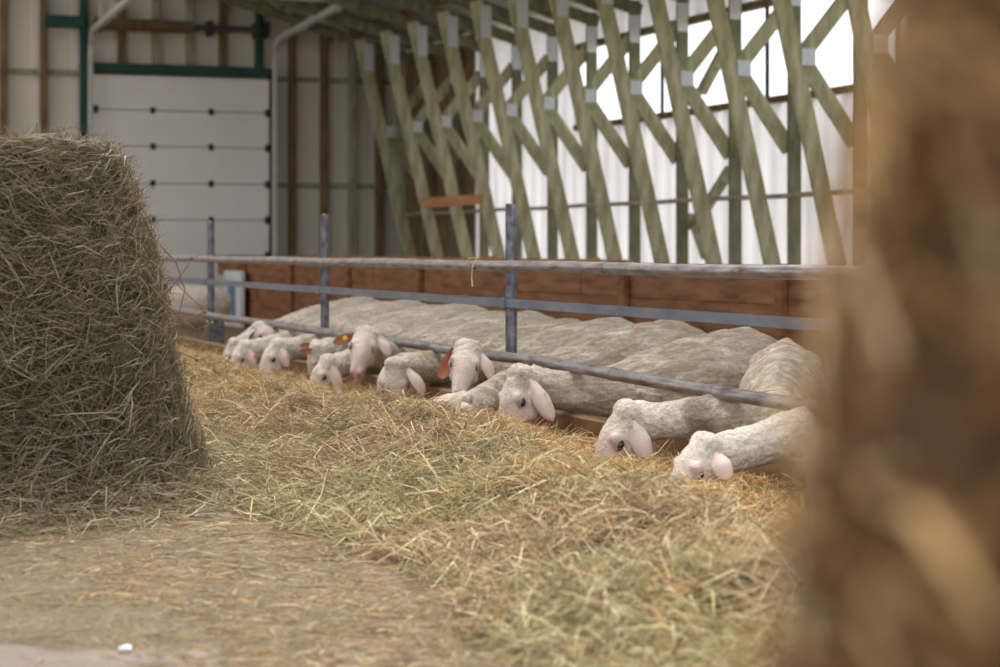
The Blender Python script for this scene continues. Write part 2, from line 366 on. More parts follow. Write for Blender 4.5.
for yy in (3.2, 6.61, 10.55, 14.39, 18.23, 22.04, 25.9, 29.75):
    bm = nb(); low = .0 if abs(yy-18.23) < .1 or yy > 21 or yy < 4 else lowz(yy)-.0
    tube(bm, [(4.093, yy, low), (4.093, yy, 1.2), (4.093, yy, 1.205)], [.033, .033, .028], 16); o = part('post', bm, M['post'], root, smooth=False)
    bm = nb(); box(bm, (4.035, yy-.03, .612), (4.06, yy+.03, .674), .004); part('clamp', bm, M['bar'], root)
    if low == 0:
        bm = nb(); box(bm, (4.06, yy-.09, -.2), (4.2, yy+.09, .3), .01); part('post_base', bm, M['post'], root)
for yy in (5.4, 8.8, 11.6, 12.1, 15.5, 9.1): 
    bm = nb(); tube(bm, [(4.03, yy-.03, .852), (4.03, yy+.03, .852)], .0335, 16); part('coupling', bm, M['pipe'], root, smooth=False)
for yy in (7.9, 9.0, 11.2, 13.4):
    bm = nb(); tube(bm, [(4.03, yy-.012, lowz(yy)), (4.03, yy+.012, lowz(yy))], .0345, 16); part('weld_collar', bm, M['pipe'], root, smooth=False)

# ------------------------------------------------------------------ hay
def fbm(X, Y, s, seed=0, oct=4):
    """cheap smooth value noise on arrays"""
    out = np.zeros_like(X, dtype=float); amp = 1; tot = 0
    for o_ in range(oct):
        r = np.random.default_rng(seed*17+o_).random((256, 256))
        x = X*s; y = Y*s; xi = np.floor(x).astype(int); yi = np.floor(y).astype(int); fx = x-xi; fy = y-yi
        fx = fx*fx*(3-2*fx); fy = fy*fy*(3-2*fy)
        g = lambda a, b: r[a % 256, b % 256]
        out += amp*((g(xi, yi)*(1-fx)+g(xi+1, yi)*fx)*(1-fy)+(g(xi, yi+1)*(1-fx)+g(xi+1, yi+1)*fx)*fy); tot += amp; amp *= .5; s *= 2
    return out/tot
def ss(a, b, x): t = np.clip((x-a)/(b-a), 0, 1); return t*t*(3-2*t)
def edge_x(Y): return 1.75 + .6*(fbm(Y*0, Y, .7, 3)-.5) + 1.1*ss(12, 24, Y)
def pile_h(X, Y):
    le = 1.75 + .6*(fbm(X*0, Y, .7, 3)-.5) + 1.1*ss(12, 24, Y)
    pk = le + (3.97-le)*(.54+.1*(fbm(X*0, Y, .9, 4)-.5))
    a = ss(le, pk, X); b = 1-ss(pk, 3.75, X)*.62
    cr = np.interp(Y, [2, 4, 5.5, 6.5, 6.9, 7.9, 8.7, 10.4, 12.2, 16, 24, 29], [.02, .13, .16, .12, .145, .165, .19, .16, .17, .15, .14, .02])
    prof = np.where(X < pk, a, b)
    h = prof*cr*(.70+.6*fbm(X, Y, 1.3, 5)) + .15*prof*(fbm(X, Y, 3.2, 8)-.5)*2
    h = h*(1-ss(24, 29, Y)*.8)
    h = np.maximum(h, ss(3.3, 3.6, X)*(.03+.05*fbm(X, Y, 3, 12))*(1-ss(25, 29, Y))*ss(2, 3, Y))
    h = h-.012*(1-ss(0, .25, X-le))
    return FZ + np.where(X <= le, -.012, h)
def col_noise(P, a, b, s, seed): f = fbm(P[:, 0], P[:, 1], s, seed); return ss(a, b, f)
def strands(name, P, D, length, width, col, curl=.25, droop=.0, parent=None, seg=3, base=None, zmin=None):
    n = len(P); r = np.random.default_rng(len(P))
    D = D/np.linalg.norm(D, axis=1, keepdims=True)
    R = r.normal(size=(n, 3)); B = np.cross(D, R); B /= np.linalg.norm(B, axis=1, keepdims=True)
    C = np.cross(D, B); tw = r.uniform(-1, 1, n)
    V = np.zeros((n, seg+1, 2, 3))
    for i in range(seg+1):
        t = i/seg-.5
        c = P + D*(length*t)[:, None] + B*(curl*length*(t*t*2-.25)*r.choice((-1, 1), n) if False else curl*length*(t*t*2-.25)*tw)[:, None]
        c[:, 2] -= droop*length*t*t
        ww = width*(1-.55*abs(t*2)**3)*.5
        V[:, i, 0] = c - C*ww[:, None]; V[:, i, 1] = c + C*ww[:, None]
    if zmin is not None:
        lim = zmin(V[..., 0], V[..., 1]); V[..., 2] = np.maximum(V[..., 2], lim)
    me = bpy.data.meshes.new(name); nv = n*(seg+1)*2
    me.vertices.add(nv); me.vertices.foreach_set('co', V.reshape(-1).astype(np.float32))
    bidx = np.arange(n)[:, None]*(seg+1)*2 + (np.arange(seg)*2)[None]
    F = np.stack([bidx, bidx+1, bidx+3, bidx+2], -1).reshape(-1)
    nf = n*seg; me.loops.add(nf*4); me.loops.foreach_set('vertex_index', F.astype(np.int32))
    me.polygons.add(nf); me.polygons.foreach_set('loop_start', np.arange(nf, dtype=np.int32)*4)
    me.update(calc_edges=True)
    a = me.attributes.new('col', 'FLOAT_COLOR', 'POINT')
    cc = np.ones((n, (seg+1)*2, 4)); cc[..., :3] = col[:, None, :]
    a.data.foreach_set('color', cc.reshape(-1).astype(np.float32))
    if base is not None: me.transform(Matrix.Translation(-Vector(base)))
    o = link(name, me, M['strand'], parent)
    return o
def pal(n, cols, wts, jit=.18):
    c = np.array(cols); i = rng.choice(len(c), n, p=np.array(wts)/sum(wts)); return c[i]*(1+rng.uniform(-jit, jit, (n, 1)))*(1+rng.uniform(-.05, .05, (n, 3)))
HAY = [(.46, .34, .18), (.34, .25, .125), (.60, .46, .27), (.17, .12, .055), (.76, .62, .41), (.44, .27, .125)]
GRN = [(.36, .30, .135), (.44, .38, .19), (.56, .48, .27), (.19, .16, .07), (.70, .60, .38)]
STR = [(.62, .38, .15), (.70, .48, .22), (.52, .30, .11), (.72, .57, .36), (.38, .23, .10)]
# windrow of hay
root = empty('hay_windrow', (3, 12, 0)); tag(root, 'long loose heap of green and golden hay heaped before the sheep', 'hay', kind='stuff')
nx, ny = 110, 620
gx = np.linspace(1.3, 3.975, nx); t = np.linspace(0, 1, ny); gy = 2.0+27*t**1.6
GX, GY = np.meshgrid(gx, gy); H = pile_h(GX, GY)
me = bpy.data.meshes.new('hay_base'); me.vertices.add(nx*ny); me.vertices.foreach_set('co', np.stack([GX-3, GY-12, H], -1).reshape(-1).astype(np.float32))
i = (np.arange(ny-1)[:, None]*nx+np.arange(nx-1)[None]).reshape(-1); F = np.stack([i, i+1, i+nx+1, i+nx], -1).reshape(-1); nf = len(i)
me.loops.add(nf*4); me.loops.foreach_set('vertex_index', F.astype(np.int32)); me.polygons.add(nf); me.polygons.foreach_set('loop_start', np.arange(nf, dtype=np.int32)*4); me.update(calc_edges=True)
o = link('hay_underlayer', me, M['pile_base'], root); o['kind'] = 'stuff'
n = 210000
Y = 2.6 + 24*rng.random(n)**1.8; X = 1.4+2.57*rng.random(n)**.9
Z = pile_h(X, Y); keep = Z > FZ+.05*rng.random(n)**2; X, Y, Z = X[keep], Y[keep], Z[keep]; n = len(X)
strawy = np.clip(ss(3.0, 3.45, X+.5*(fbm(X, Y, 1.2, 21)-.5)) + .5*ss(.60, .7, fbm(X, Y, 1.3, 33)) + .55*ss(10, 15, Y), 0, 1)
green = ss(.45, .6, fbm(X, Y, 1.1, 44))
sel = rng.random(n); col = pal(n, HAY, [5, 4, 4, 2, 3, 3]); gs = pal(n, GRN, [4, 4, 3, 2, 2]); st = pal(n, STR, [4, 4, 3, 3, 2])
g2 = rng.random(n) < green*.7; col[g2] = gs[g2]; col *= rng.uniform(.5, 1.2, (n, 1)); s2 = sel < strawy*.9; col[s2] = st[s2]
# local bundles share a direction so the heap reads as tangled swathes
ang = 2*PI*fbm(X, Y, 1.8, 55)*2.2 + rng.normal(0, .75, n)
D = np.stack([np.cos(ang), np.sin(ang), rng.normal(0, .40, n)], -1)
ln = rng.uniform(.06, .30, n); ln[s2] *= .6; P = np.stack([X, Y, Z+rng.uniform(-.012, .03, n)+abs(D[:, 2])*ln*.2], -1)
wd = rng.uniform(.0018, .0052, n); wd[s2] *= 1.25
P[:, 0] = np.minimum(P[:, 0], 3.965-.3*abs(np.cos(ang))*ln)
o = strands('hay_blades', P, D, ln, wd, col, .7, .25, root, base=(3, 12, 0), zmin=lambda a, b: 0*a+FZ+.002); o['kind'] = 'stuff'
# chaff scattered on the alley floor
n = 130000
Y = 3.6+16*rng.random(n)**1.7; X = -3.2+5.6*rng.random(n)
k = rng.random(n) < (.16+1.0*ss(.40, .62, fbm(X, Y, 1.6, 61)))*(.5+.5*ss(.2, 1.6, X+.3)) + 1.0*np.exp(-np.maximum(0, edge_x(Y)-X)/.22) ; X, Y = X[k], Y[k]; n = len(X)
ang = rng.uniform(0, 2*PI, n); D = np.stack([np.cos(ang), np.sin(ang), rng.normal(0, .05, n)], -1)
ln = rng.uniform(.02, .16, n)*rng.uniform(.4, 1, n); col = pal(n, HAY+STR[:3], [5, 4, 4, 5, 3, 4, 1, 1, 1])*.78
o = strands('scattered_chaff', np.stack([X, Y, FZ+.004+.006*rng.random(n)], -1), D, ln, rng.uniform(.0014, .0035, n), col, .5, 0, None, zmin=lambda a, b: 0*a+FZ+.002)
tag(o, 'loose hay stems scattered thinly over the dusty alley floor', 'hay', kind='stuff')
bm = nb(); p = W(126, 652, Z=5.15); p.z = FZ+.01
bmesh.ops.create_icosphere(bm, subdivisions=2, radius=1)
for v in bm.verts: v.co = Vector((v.co.x*.02, v.co.y*.013, v.co.z*.01))*(1+.3*noise.noise(v.co*1.5)) + p
o = obj('pebble', bm, M['whitepanel'], smooth=True, loc=p); tag(o, 'small white pebble lying on the damp floor patch', 'stone')

def bale(name, cx, cy, rad, top, nst, cols, wts, base_mat, lab, seed, dark=1.0, spread=.02, lmax=.3, wmul=1, skirt=True):
    root = empty(name, (cx, cy, FZ)); tag(root, lab, 'hay bale')
    bm = nb(); nr, nz = 120, 60; rings = []
    def R(a, z):
        q = rad(z); return q*(1+.05*noise.noise(Vector((math.cos(a)*2, math.sin(a)*2, z*2.5+seed)))+.022*noise.noise(Vector((math.cos(a)*9, math.sin(a)*9, z*9+seed))))
    for j in range(nz+1):
        z = FZ+(top-FZ)*j/nz
        rings.append([bm.verts.new((cx+R(2*PI*k/nr, z)*math.cos(2*PI*k/nr), cy+R(2*PI*k/nr, z)*math.sin(2*PI*k/nr), z)) for k in range(nr)])
    for a, b in zip(rings, rings[1:]):
        for k in range(nr): bm.faces.new((a[k], a[(k+1) % nr], b[(k+1) % nr], b[k]))
    cur = rings[-1]
    for s in (.85, .5, .15):
        nx_ = [bm.verts.new((cx+(v.co.x-cx)*s, cy+(v.co.y-cy)*s, top+.012+.03*noise.noise(v.co*3*s+Vector((seed, 0, 0))))) for v in rings[-1]]
        for k in range(nr): bm.faces.new((cur[k], cur[(k+1) % nr], nx_[(k+1) % nr], nx_[k]))
        cur = nx_
    bm.faces.new(cur); bm.faces.new(rings[0][::-1])
    part('packed_core', bm, M[base_mat], root, smooth=True)
    a = rng.uniform(0, 2*PI, nst); z = FZ+(top-FZ)*rng.random(nst)
    istop = rng.random(nst) < .16
    rr = np.array([R(q, s_) for q, s_ in zip(a, z)]); N3 = np.stack([np.cos(a), np.sin(a), 0*a], -1); T3 = np.stack([-np.sin(a), np.cos(a), 0*a], -1)
    off = rng.uniform(-.01, spread, nst)**1 ; P = np.stack([cx+(rr+off)*np.cos(a), cy+(rr+off)*np.sin(a), z], -1)
    b_ = rng.normal(0, .75, nst)+ 1.6*(fbm(a*2, z*2, 1.5, seed+3)-.5); D = T3*np.cos(b_)[:, None]+np.array([0, 0, 1.0])*(np.sin(b_)*np.clip((top-z)/.14, .12, 1))[:, None]+N3*rng.normal(0, .13, nst)[:, None]
    q = np.sqrt(rng.random(nst))*rad(top); P[istop] = np.stack([cx+q*np.cos(a), cy+q*np.sin(a), top+.012+.03*rng.random(nst)], -1)[istop]; D[istop, 2] *= .15
    ln = rng.uniform(.05, lmax, nst); col = pal(nst, cols, wts, .28)*dark
    o = strands('bale_stems', P, D, ln, rng.uniform(.0015, .004, nst)*wmul, col, .8, .1, root, base=(cx, cy, FZ), zmin=lambda a, b: 0*a+FZ+.002); o['kind'] = 'stuff'
    return root
fc = Vector((ST, CT, 0)); rc = Vector((CT, -ST, 0))
c_ = fc*8.3 + rc*(-2.22)
def radL(z):
    return float(np.interp(z, [-.09, .1, .3, .75, 1.1, 1.34], [1.02, .94, .875, .80, .70, .61]))
BC = [(.25, .20, .115), (.19, .165, .09), (.36, .30, .19), (.10, .08, .04), (.52, .45, .31), (.27, .18, .10)]
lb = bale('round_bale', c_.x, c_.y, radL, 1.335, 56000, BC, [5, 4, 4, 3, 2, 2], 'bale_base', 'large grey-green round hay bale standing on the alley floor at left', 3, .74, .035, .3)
# skirt of loose hay round its foot
n = 15000; a = rng.uniform(0, 2*PI, n); q = rng.random(n)**1.3
rr = .92+.28*q; P = np.stack([c_.x+rr*np.cos(a), c_.y+rr*np.sin(a), .01+FZ+(.22*(1-q)**1.5)*rng.random(n)], -1)
b_ = rng.normal(0, 1.1, n); D = np.stack([-np.sin(a+b_), np.cos(a+b_), rng.normal(0, .3, n)], -1)
o = strands('fallen_stems', P, D, rng.uniform(.08, .34, n), rng.uniform(.0015, .0035, n), pal(n, BC, [5, 4, 5, 2, 3, 2], .25)*1.1, .8, .3, lb, base=(c_.x, c_.y, FZ), zmin=lambda a, b: 0*a+FZ+.002); o['kind'] = 'stuff'
# wiry stalks poking out of the bale
for j, pts in enumerate(([(150, 260), (168, 275), (185, 292), (200, 306), (207, 322)], [(150, 285), (163, 300), (178, 316), (196, 330), (212, 323)], [(160, 245), (176, 262), (185, 290), (178, 318), (186, 345)],
              [(155, 300), (170, 290), (186, 268), (192, 258)], [(158, 320), (176, 326), (190, 318), (205, 312)], [(140, 330), (160, 350), (180, 352), (197, 360)])):
    bm = nb(); tube(bm, [W(x_, y_, Z=8.0+.05*j) for x_, y_ in pts], [.0032, .0028, .0024, .002, .0016][:len(pts)], 5)
    e = W(*pts[-1], Z=8.0+.05*j); r_ = bmesh.ops.create_icosphere(bm, subdivisions=1, radius=.008)
    for v in r_['verts']: v.co = v.co + e
    part('stalk', bm, M['bale_stalk'] if 'bale_stalk' in M else M['curb'], lb)
# straw bale very close to the camera on the right
c_ = fc*.99 + rc*.762
def radR(z): return float(np.interp(z, [.3, .72, .8, .9, 1.0, 1.09, 1.3], [.605, .608, .600, .588, .572, .55, .53]))
SB = [(.42, .23, .08), (.27, .135, .05), (.60, .38, .17), (.11, .05, .02), (.66, .46, .25)]
bale('straw_bale', c_.x, c_.y, radR, 1.3, 9000, SB, [5, 5, 3, 4, 2], 'straw_base', 'golden-brown straw bale, blurred, close in the right foreground', 9, .85, .02, .14, 1.8)
# wisp of straw hanging on the top rail
bm = nb(); tube(bm, [(4.0, 11.0, .86), (3.99, 10.98, .89), (4.03, 10.93, .90), (3.985, 10.9, .84), (3.99, 10.92, .78), (3.98, 10.88, .73)], .0035, 5)
M['wisp'] = simple('dry_wisp', [(.3, (.5, .4, .22)), (.7, (.62, .52, .32))])
o = obj('straw_wisp', bm, M['wisp'], loc=(4, 10.95, .73)); tag(o, 'dangling wisp of straw caught on the top rail beside the post', 'straw')

# ------------------------------------------------------------------ sheep
m, nt, b = mat('sheep_coat', .85, 0, .2)
v = coords(nt); fa = attr(nt, 'face').outputs['Fac']; no = attr(nt, 'nose').outputs['Fac']; dk = attr(nt, 'dark').outputs['Fac']; tn = attr(nt, 'tone').outputs['Fac']
f1 = noi(nt, v, 5, 5, .6); f2 = noi(nt, v, 60, 4, .7); v2 = coords(nt, (1.2, 7, 6)); f3 = noi(nt, v2, 3.2, 8, .68, .9)
wool = ramp(nt, f3, [(.3, (.25, .18, .12)), (.45, (.42, .33, .24)), (.54, (.62, .53, .44)), (.66, (.88, .83, .76))])
wool = mixc(nt, ramp(nt, f1, [(.42, (.5, .5, .5)), (.65, (0, 0, 0))]), wool, (.42, .34, .25))
wool = mixc(nt, ramp(nt, f2, [(.35, (.35, .35, .35)), (.6, (0, 0, 0))]), wool, (.3, .24, .18))
wool = mixc(nt, tn, wool, ramp(nt, f2, [(.35, (.52, .45, .39)), (.6, (.80, .75, .70))]))
skin = ramp(nt, f1, [(.35, (.62, .49, .43)), (.6, (.80, .70, .64))])
c = mixc(nt, fa, wool, skin); c = mixc(nt, no, c, (.62, .33, .30)); c = mixc(nt, dk, c, (.05, .035, .03))
nt.links.new(c, b.inputs['Base Color'])
mm = N(nt, 'ShaderNodeMath', operation='ADD'); nt.links.new(f2, mm.inputs[0]); nt.links.new(f3, mm.inputs[1]); bump(nt, b, mm.outputs[0], .9, .02)
M['coat'] = m
M['ear_out'] = simple('ear_skin', [(.3, (.56, .42, .38)), (.7, (.68, .56, .52))], (1, 1, 1), 14, .7)
M['lid'] = simple('eyelid_skin', [(.3, (.30, .19, .16)), (.7, (.42, .29, .25))], (1, 1, 1), 14, .7)
M['ear_in_backlit'] = simple('inner_ear_skin_backlit', [(.3, (.34, .10, .06)), (.7, (.46, .18, .12))], (1, 1, 1), 14, .7)  # pink skin, with the orange of light shining through put into its colour
M['eye'] = simple('sheep_eye', [(.4, (.012, .009, .008)), (.7, (.03, .018, .012))], (1, 1, 1), 5, .12, 0, 0, .001, spec=.6)
M['tag_yellow'] = simple('yellow_ear_tag', [(.4, (.80, .55, .03)), (.7, (.85, .62, .06))], rough=.4)
M['tag_blue'] = simple('blue_ear_tag', [(.4, (.10, .42, .52)), (.7, (.14, .5, .6))], rough=.4)
M['tag_green'] = simple('green_ear_tag', [(.4, (.35, .50, .30)), (.7, (.42, .58, .36))], rough=.4)
M['tag_pink'] = simple('pink_ear_tag', [(.4, (.75, .08, .13)), (.7, (.8, .12, .17))], rough=.4)
M['collar'] = simple('dark_neck_band', [(.3, (.05, .045, .04)), (.7, (.11, .10, .085))], rough=.9)

def catmull(pts, n=6):
    out = []
    P = [np.array(p, float) for p in pts]; P = [2*P[0]-P[1]] + P + [2*P[-1]-P[-2]]
    for i in range(1, len(P)-2):
        for k in range(n):
            t = k/n; a, b, c, d = P[i-1:i+3]
            out.append(.5*((2*b)+(-a+c)*t+(2*a-5*b+4*c-d)*t*t+(-a+3*b-3*c+d)*t**3))
    out.append(P[-2]); return out
def loft(bm, rings):
    vs = [[bm.verts.new(p) for p in r] for r in rings]; n = len(vs[0])
    for a, b in zip(vs, vs[1:]):
        for k in range(n): bm.faces.new((a[k], a[(k+1) % n], b[(k+1) % n], b[k]))
    bm.faces.new(vs[0][::-1]); bm.faces.new(vs[-1])
def spine(bm, pts, n=24, peak=.3):
    """pts: x y z halfwidth halfheight"""
    Q = catmull(pts); rings = []
    for i, q in enumerate(Q):
        t = Vector(Q[min(i+1, len(Q)-1)][:3]-Q[max(i-1, 0)][:3]).normalized()
        s = t.cross(Vector((0, 0, 1))).normalized(); u = s.cross(t).normalized()
        c = Vector(q[:3]); hw, hh = max(q[3], .004), max(q[4], .004)
        rings.append([c + s*math.cos(2*PI*k/n)*hw*(1-peak*max(0, math.sin(2*PI*k/n))) + u*math.sin(2*PI*k/n)*hh for k in range(n)])
    loft(bm, rings)
HS = 1.2
HR = [(-.045, .030, .03, -.04), (-.03, .056, .052, -.062), (0, .071, .070, -.082), (.035, .077, .079, -.095), (.07, .076, .081, -.098), (.10, .069, .077, -.094), (.135, .057, .068, -.083),
      (.17, .047, .056, -.071), (.205, .041, .040, -.062), (.232, .036, .023, -.056), (.252, .032, .006, -.050), (.266, .022, -.008, -.042), (.272, .010, -.016, -.034)]
def make_sheep(label, head, fwd, up, chest, bdir=(1, 0), ears=None, tagc=None, tone=.0, open_mouth=False, collar=False, scale=1.0, zback=0.0, hs=1.0, face_tone=0, neckz=.215):
    hs = HS*hs
    F = cv(*fwd).normalized(); U = cv(*up); U = (U-F*U.dot(F)).normalized(); S = F.cross(U)   # S: lateral
    H = Vector(head); d = Vector((bdir[0], bdir[1], 0)).normalized(); side = Vector((-d.y, d.x, 0)); C = Vector((chest[0], chest[1], 0))
    base = C + d*.45; base.z = -.2
    bm = nb()
    def B(a, z, hw, hh): p = C + d*a*scale; return (p.x, p.y, z+zback, hw, hh)
    neck0 = B(.02, .205, .125, .135)
    hb = H - U*.012*hs + F*.005
    # neck passes between curb and neck rail
    ms = hb.lerp(Vector(neck0[:3]), .5)
    if hb.x < 3.98 and neck0[0] > 4.05:
        t = (4.03-hb.x)/(neck0[0]-hb.x); mid = hb.lerp(Vector(neck0[:3]), t); mid.z = neckz; ms = mid
    pts = [B(1.03, .20, .03, .04), B(1.0, .25, .13, .14), B(.93, .30, .17, .19), B(.76, .30, .20, .215), B(.5, .255, .205, .22), B(.29, .215, .175, .195), B(.13, .20, .14, .16), neck0,
           (ms.x, ms.y, ms.z, .098, .102), (*(hb.lerp(ms, .42)), .080, .088), (*hb, .066*hs, .072*hs)]
    spine(bm, pts)
    # spine ridge and hip bones
    spine(bm, [B(.98, .42, .03, .03), B(.84, .49, .05, .04), B(.55, .455, .035, .035), B(.27, .39, .035, .035), B(.1, .33, .03, .03)], 12)
    for sg in (-1, 1):
        p = C+d*.82+side*.1*sg; spine(bm, [(p.x+d.x*.1, p.y+d.y*.1, .36+zback, .05, .05), (p.x, p.y, .41+zback, .07, .06), (p.x-d.x*.1, p.y-d.y*.1, .38+zback, .05, .05)], 12)
        for a, kk in ((.2, -1), (.86, 1)):
            q = C+d*a+side*.12*sg
            up_ = [(0, .2, .085), (.02*kk, .1, .07), (.0, .02, .045), (.03*kk, -.06, .032), (.0, -.14, .026), (0, -.17, .03), (0, -.199, .03)]
            spine_pts = [(q+d*x_, z_, r_) for x_, z_, r_ in up_]
            tube(bm, [Vector((p_.x, p_.y, z_+(zback if z_ > .05 else 0))) for p_, z_, r_ in spine_pts], [r_ for _, _, r_ in spine_pts], 12)
    q = C+d*1.01; tube(bm, [(q.x, q.y, .33), (q.x+d.x*.05, q.y+d.y*.05, .27), (q.x+d.x*.06, q.y+d.y*.06, .16), (q.x+d.x*.055, q.y+d.y*.055, .08)], [.035, .03, .022, .012], 10)
    # head
    def hp(x, y, z): return H + (F*x + S*y + U*z)*hs
    rings = []; n = 20
    for (x, hw, zt, zb) in HR:
        c_, hh = (zt+zb)/2, (zt-zb)/2; ring = []
        for k in range(n):
            a = 2*PI*k/n; y = math.cos(a)*hw; z = math.sin(a)
            y *= (1-.38*max(0, -z)**1.2*(x < .2)); y *= 1-.12*max(0, z)**2
            ring.append(hp(x, y, c_+z*hh))
        rings.append(ring)
    loft(bm, rings)
    for sg in (-1, 1):                                                # brow ridges, cheek, nostril rims
        for (x, y, z, r) in ((.088, .050, .042, .022), (.115, .036, -.04, .034), (.25, .018, -.008, .018)):
            rr = bmesh.ops.create_icosphere(bm, subdivisions=2, radius=r*hs)
            for v in rr['verts']: v.co = v.co + hp(x, y*sg, z)
    if open_mouth:
        tube(bm, [hp(.12, 0, -.07), hp(.19, 0, -.085), hp(.235, 0, -.095)], [.034*hs, .026*hs, .017*hs], 10)
    rr = bmesh.ops.create_icosphere(bm, subdivisions=2, radius=.046*hs)   # wool tuft on the poll
    for v in rr['verts']: q_ = v.co.copy(); v.co = q_ + S*q_.dot(S)*.5 + hp(-.005, 0, .036)
    bmesh.ops.recalc_face_normals(bm, faces=bm.faces)
    bmesh.ops.translate(bm, verts=bm.verts, vec=-base)
    me = bpy.data.meshes.new('t'); bm.to_mesh(me); bm.free()
    tmp = bpy.data.objects.new('t', me); COL.objects.link(tmp)
    r = tmp.modifiers.new('r', 'REMESH'); r.mode = 'VOXEL'; r.voxel_size = .0095
    s = tmp.modifiers.new('s', 'SMOOTH'); s.factor = .5; s.iterations = 3
    dg = bpy.context.evaluated_depsgraph_get(); dg.update()
    m2 = bpy.data.meshes.new_from_object(tmp.evaluated_get(dg)); bpy.data.objects.remove(tmp, do_unlink=True)
    m2.name = 'sheep'; m2.polygons.foreach_set('use_smooth', [True]*len(m2.polygons))
    nv = len(m2.vertices); V = np.zeros(nv*3, np.float32); m2.vertices.foreach_get('co', V); V = V.reshape(-1, 3)
    NN = np.zeros(nv*3, np.float32); m2.vertices.foreach_get('normal', NN); NN = NN.reshape(-1, 3)
    hl = (V + np.array(base) - np.array(H))/hs
    lx, ly, lz = hl @ np.array(F), hl @ np.array(S), hl @ np.array(U)
    near = ((np.abs(ly) < .12) & (lx > -.1) & (lx < .33) & (lz > -.14) & (lz < .15)).astype(float)
    face = near*ss(.035, .085, lx - .35*np.maximum(0, lz-.05)*0 + .0)*1.0
    face = np.maximum(face, near*ss(.02, .05, lx)*(lz < .02))
    legm = ss(-.02, -.08, V[:, 2] + base.z) * 1.0
    face = np.maximum(face, np.where(V[:, 2]+base.z < -.03, .8, 0)*(V[:, 0] > -9)*(near < .5))
    nose = near*ss(.238, .256, lx)*.85
    eyer = near*np.exp(-((lx-.098)**2+(np.abs(ly)-.066)**2+(lz-.022)**2)/(.018**2)); nose = np.maximum(nose, eyer*.5)
    dark = near*np.maximum(.55*np.exp(-((lx-.102)**2+(lz-.018)**2)/(.017**2))*(np.abs(ly) > .045), np.exp(-((lx-.264)**2+(np.abs(ly)-.016)**2+(lz+.012)**2)/(.0075**2)))
    mouth = near*np.exp(-((lz+.040-.10*np.clip(.25-lx, 0, .1)*0)**2)/(.0035**2))*(lx > .20)*.55; dark = np.maximum(dark, mouth)
    if open_mouth:
        nose = np.maximum(nose, near*ss(-.055, -.07, lz)*ss(.19, .21, lx)*.7); dark = np.maximum(dark, near*np.exp(-((lz+.062)**2)/(.008**2))*(lx > .17)*.85)
    hoof = (V[:, 2]+base.z < -.165); dark = np.maximum(dark, hoof*.7)
    dist = np.sqrt(lx*lx+ly*ly+lz*lz); tn_ = np.clip(tone + .42*(1-ss(.06, .30, dist)), 0, 1)
    if collar:
        a_ = np.array(hb-base); b_ = np.array(Vector(neck0[:3])-base); L2 = ((b_-a_)**2).sum(); tt = ((V-a_)@(b_-a_))/L2; rad_ = np.linalg.norm(V-a_-tt[:, None]*(b_-a_), axis=1)
        nzz = fbm(V[:, 0]+5, V[:, 2]+5, 9, 2); tt = tt+.12*(nzz-.5)+.35*(V[:, 2]+base.z-.2)
        dark = np.maximum(dark, (.15+.6*nzz)*ss(.36, .46, tt)*(1-ss(.56, .70, tt))*(rad_ < .2)*(V[:, 2]+base.z > .0))
    for nm, A in (('face', face), ('nose', nose), ('dark', dark), ('tone', tn_)):
        at = m2.attributes.new(nm, 'FLOAT', 'POINT'); at.data.foreach_set('value', A.astype(np.float32))
    sd = Vector((chest[1]*3.1, 0, 0)); off = np.zeros(nv)
    wl = (1-face)*(V[:, 2]+base.z > -.03)
    for i_ in np.nonzero(wl > .1)[0]:
        p = Vector(V[i_])+sd
        off[i_] = wl[i_]*(noise.noise(p*16)*.004+noise.noise(p*48)*.005+noise.noise(p*6)*.009)
    V2 = V+NN*off[:, None]; m2.vertices.foreach_set('co', V2.reshape(-1).astype(np.float32)); m2.update()
    m2.materials.clear(); m2.materials.append(M['coat'])
    o = bpy.data.objects.new('sheep', m2); COL.objects.link(o); o.location = base
    tag(o, label, 'sheep', 'sheep feeding through the pipe fence')
    # eyes
    for sg in (-1, 1):
        bm = nb(); bmesh.ops.create_icosphere(bm, subdivisions=3, radius=.0155*hs); rot = Matrix((F, S, U)).transposed()
        for v in bm.verts: v.co = hp(.1, .0615*sg, .022) + rot @ Vector((v.co.x*1.15, v.co.y*.8, v.co.z*.85)) - base
        obj('eye', bm, M['eye'], o, smooth=True)
        bm = nb()
        tube(bm, [hp(.1+.0195*math.cos(a), (.0695-.004*abs(math.cos(a)))*sg, .023+.0125*math.sin(a))-base for a in np.linspace(.1, PI-.1, 9)], .0045*hs, 6)
        obj('eyelid', bm, M['lid'], o, smooth=True)
    # ears
    ears = ears or {}
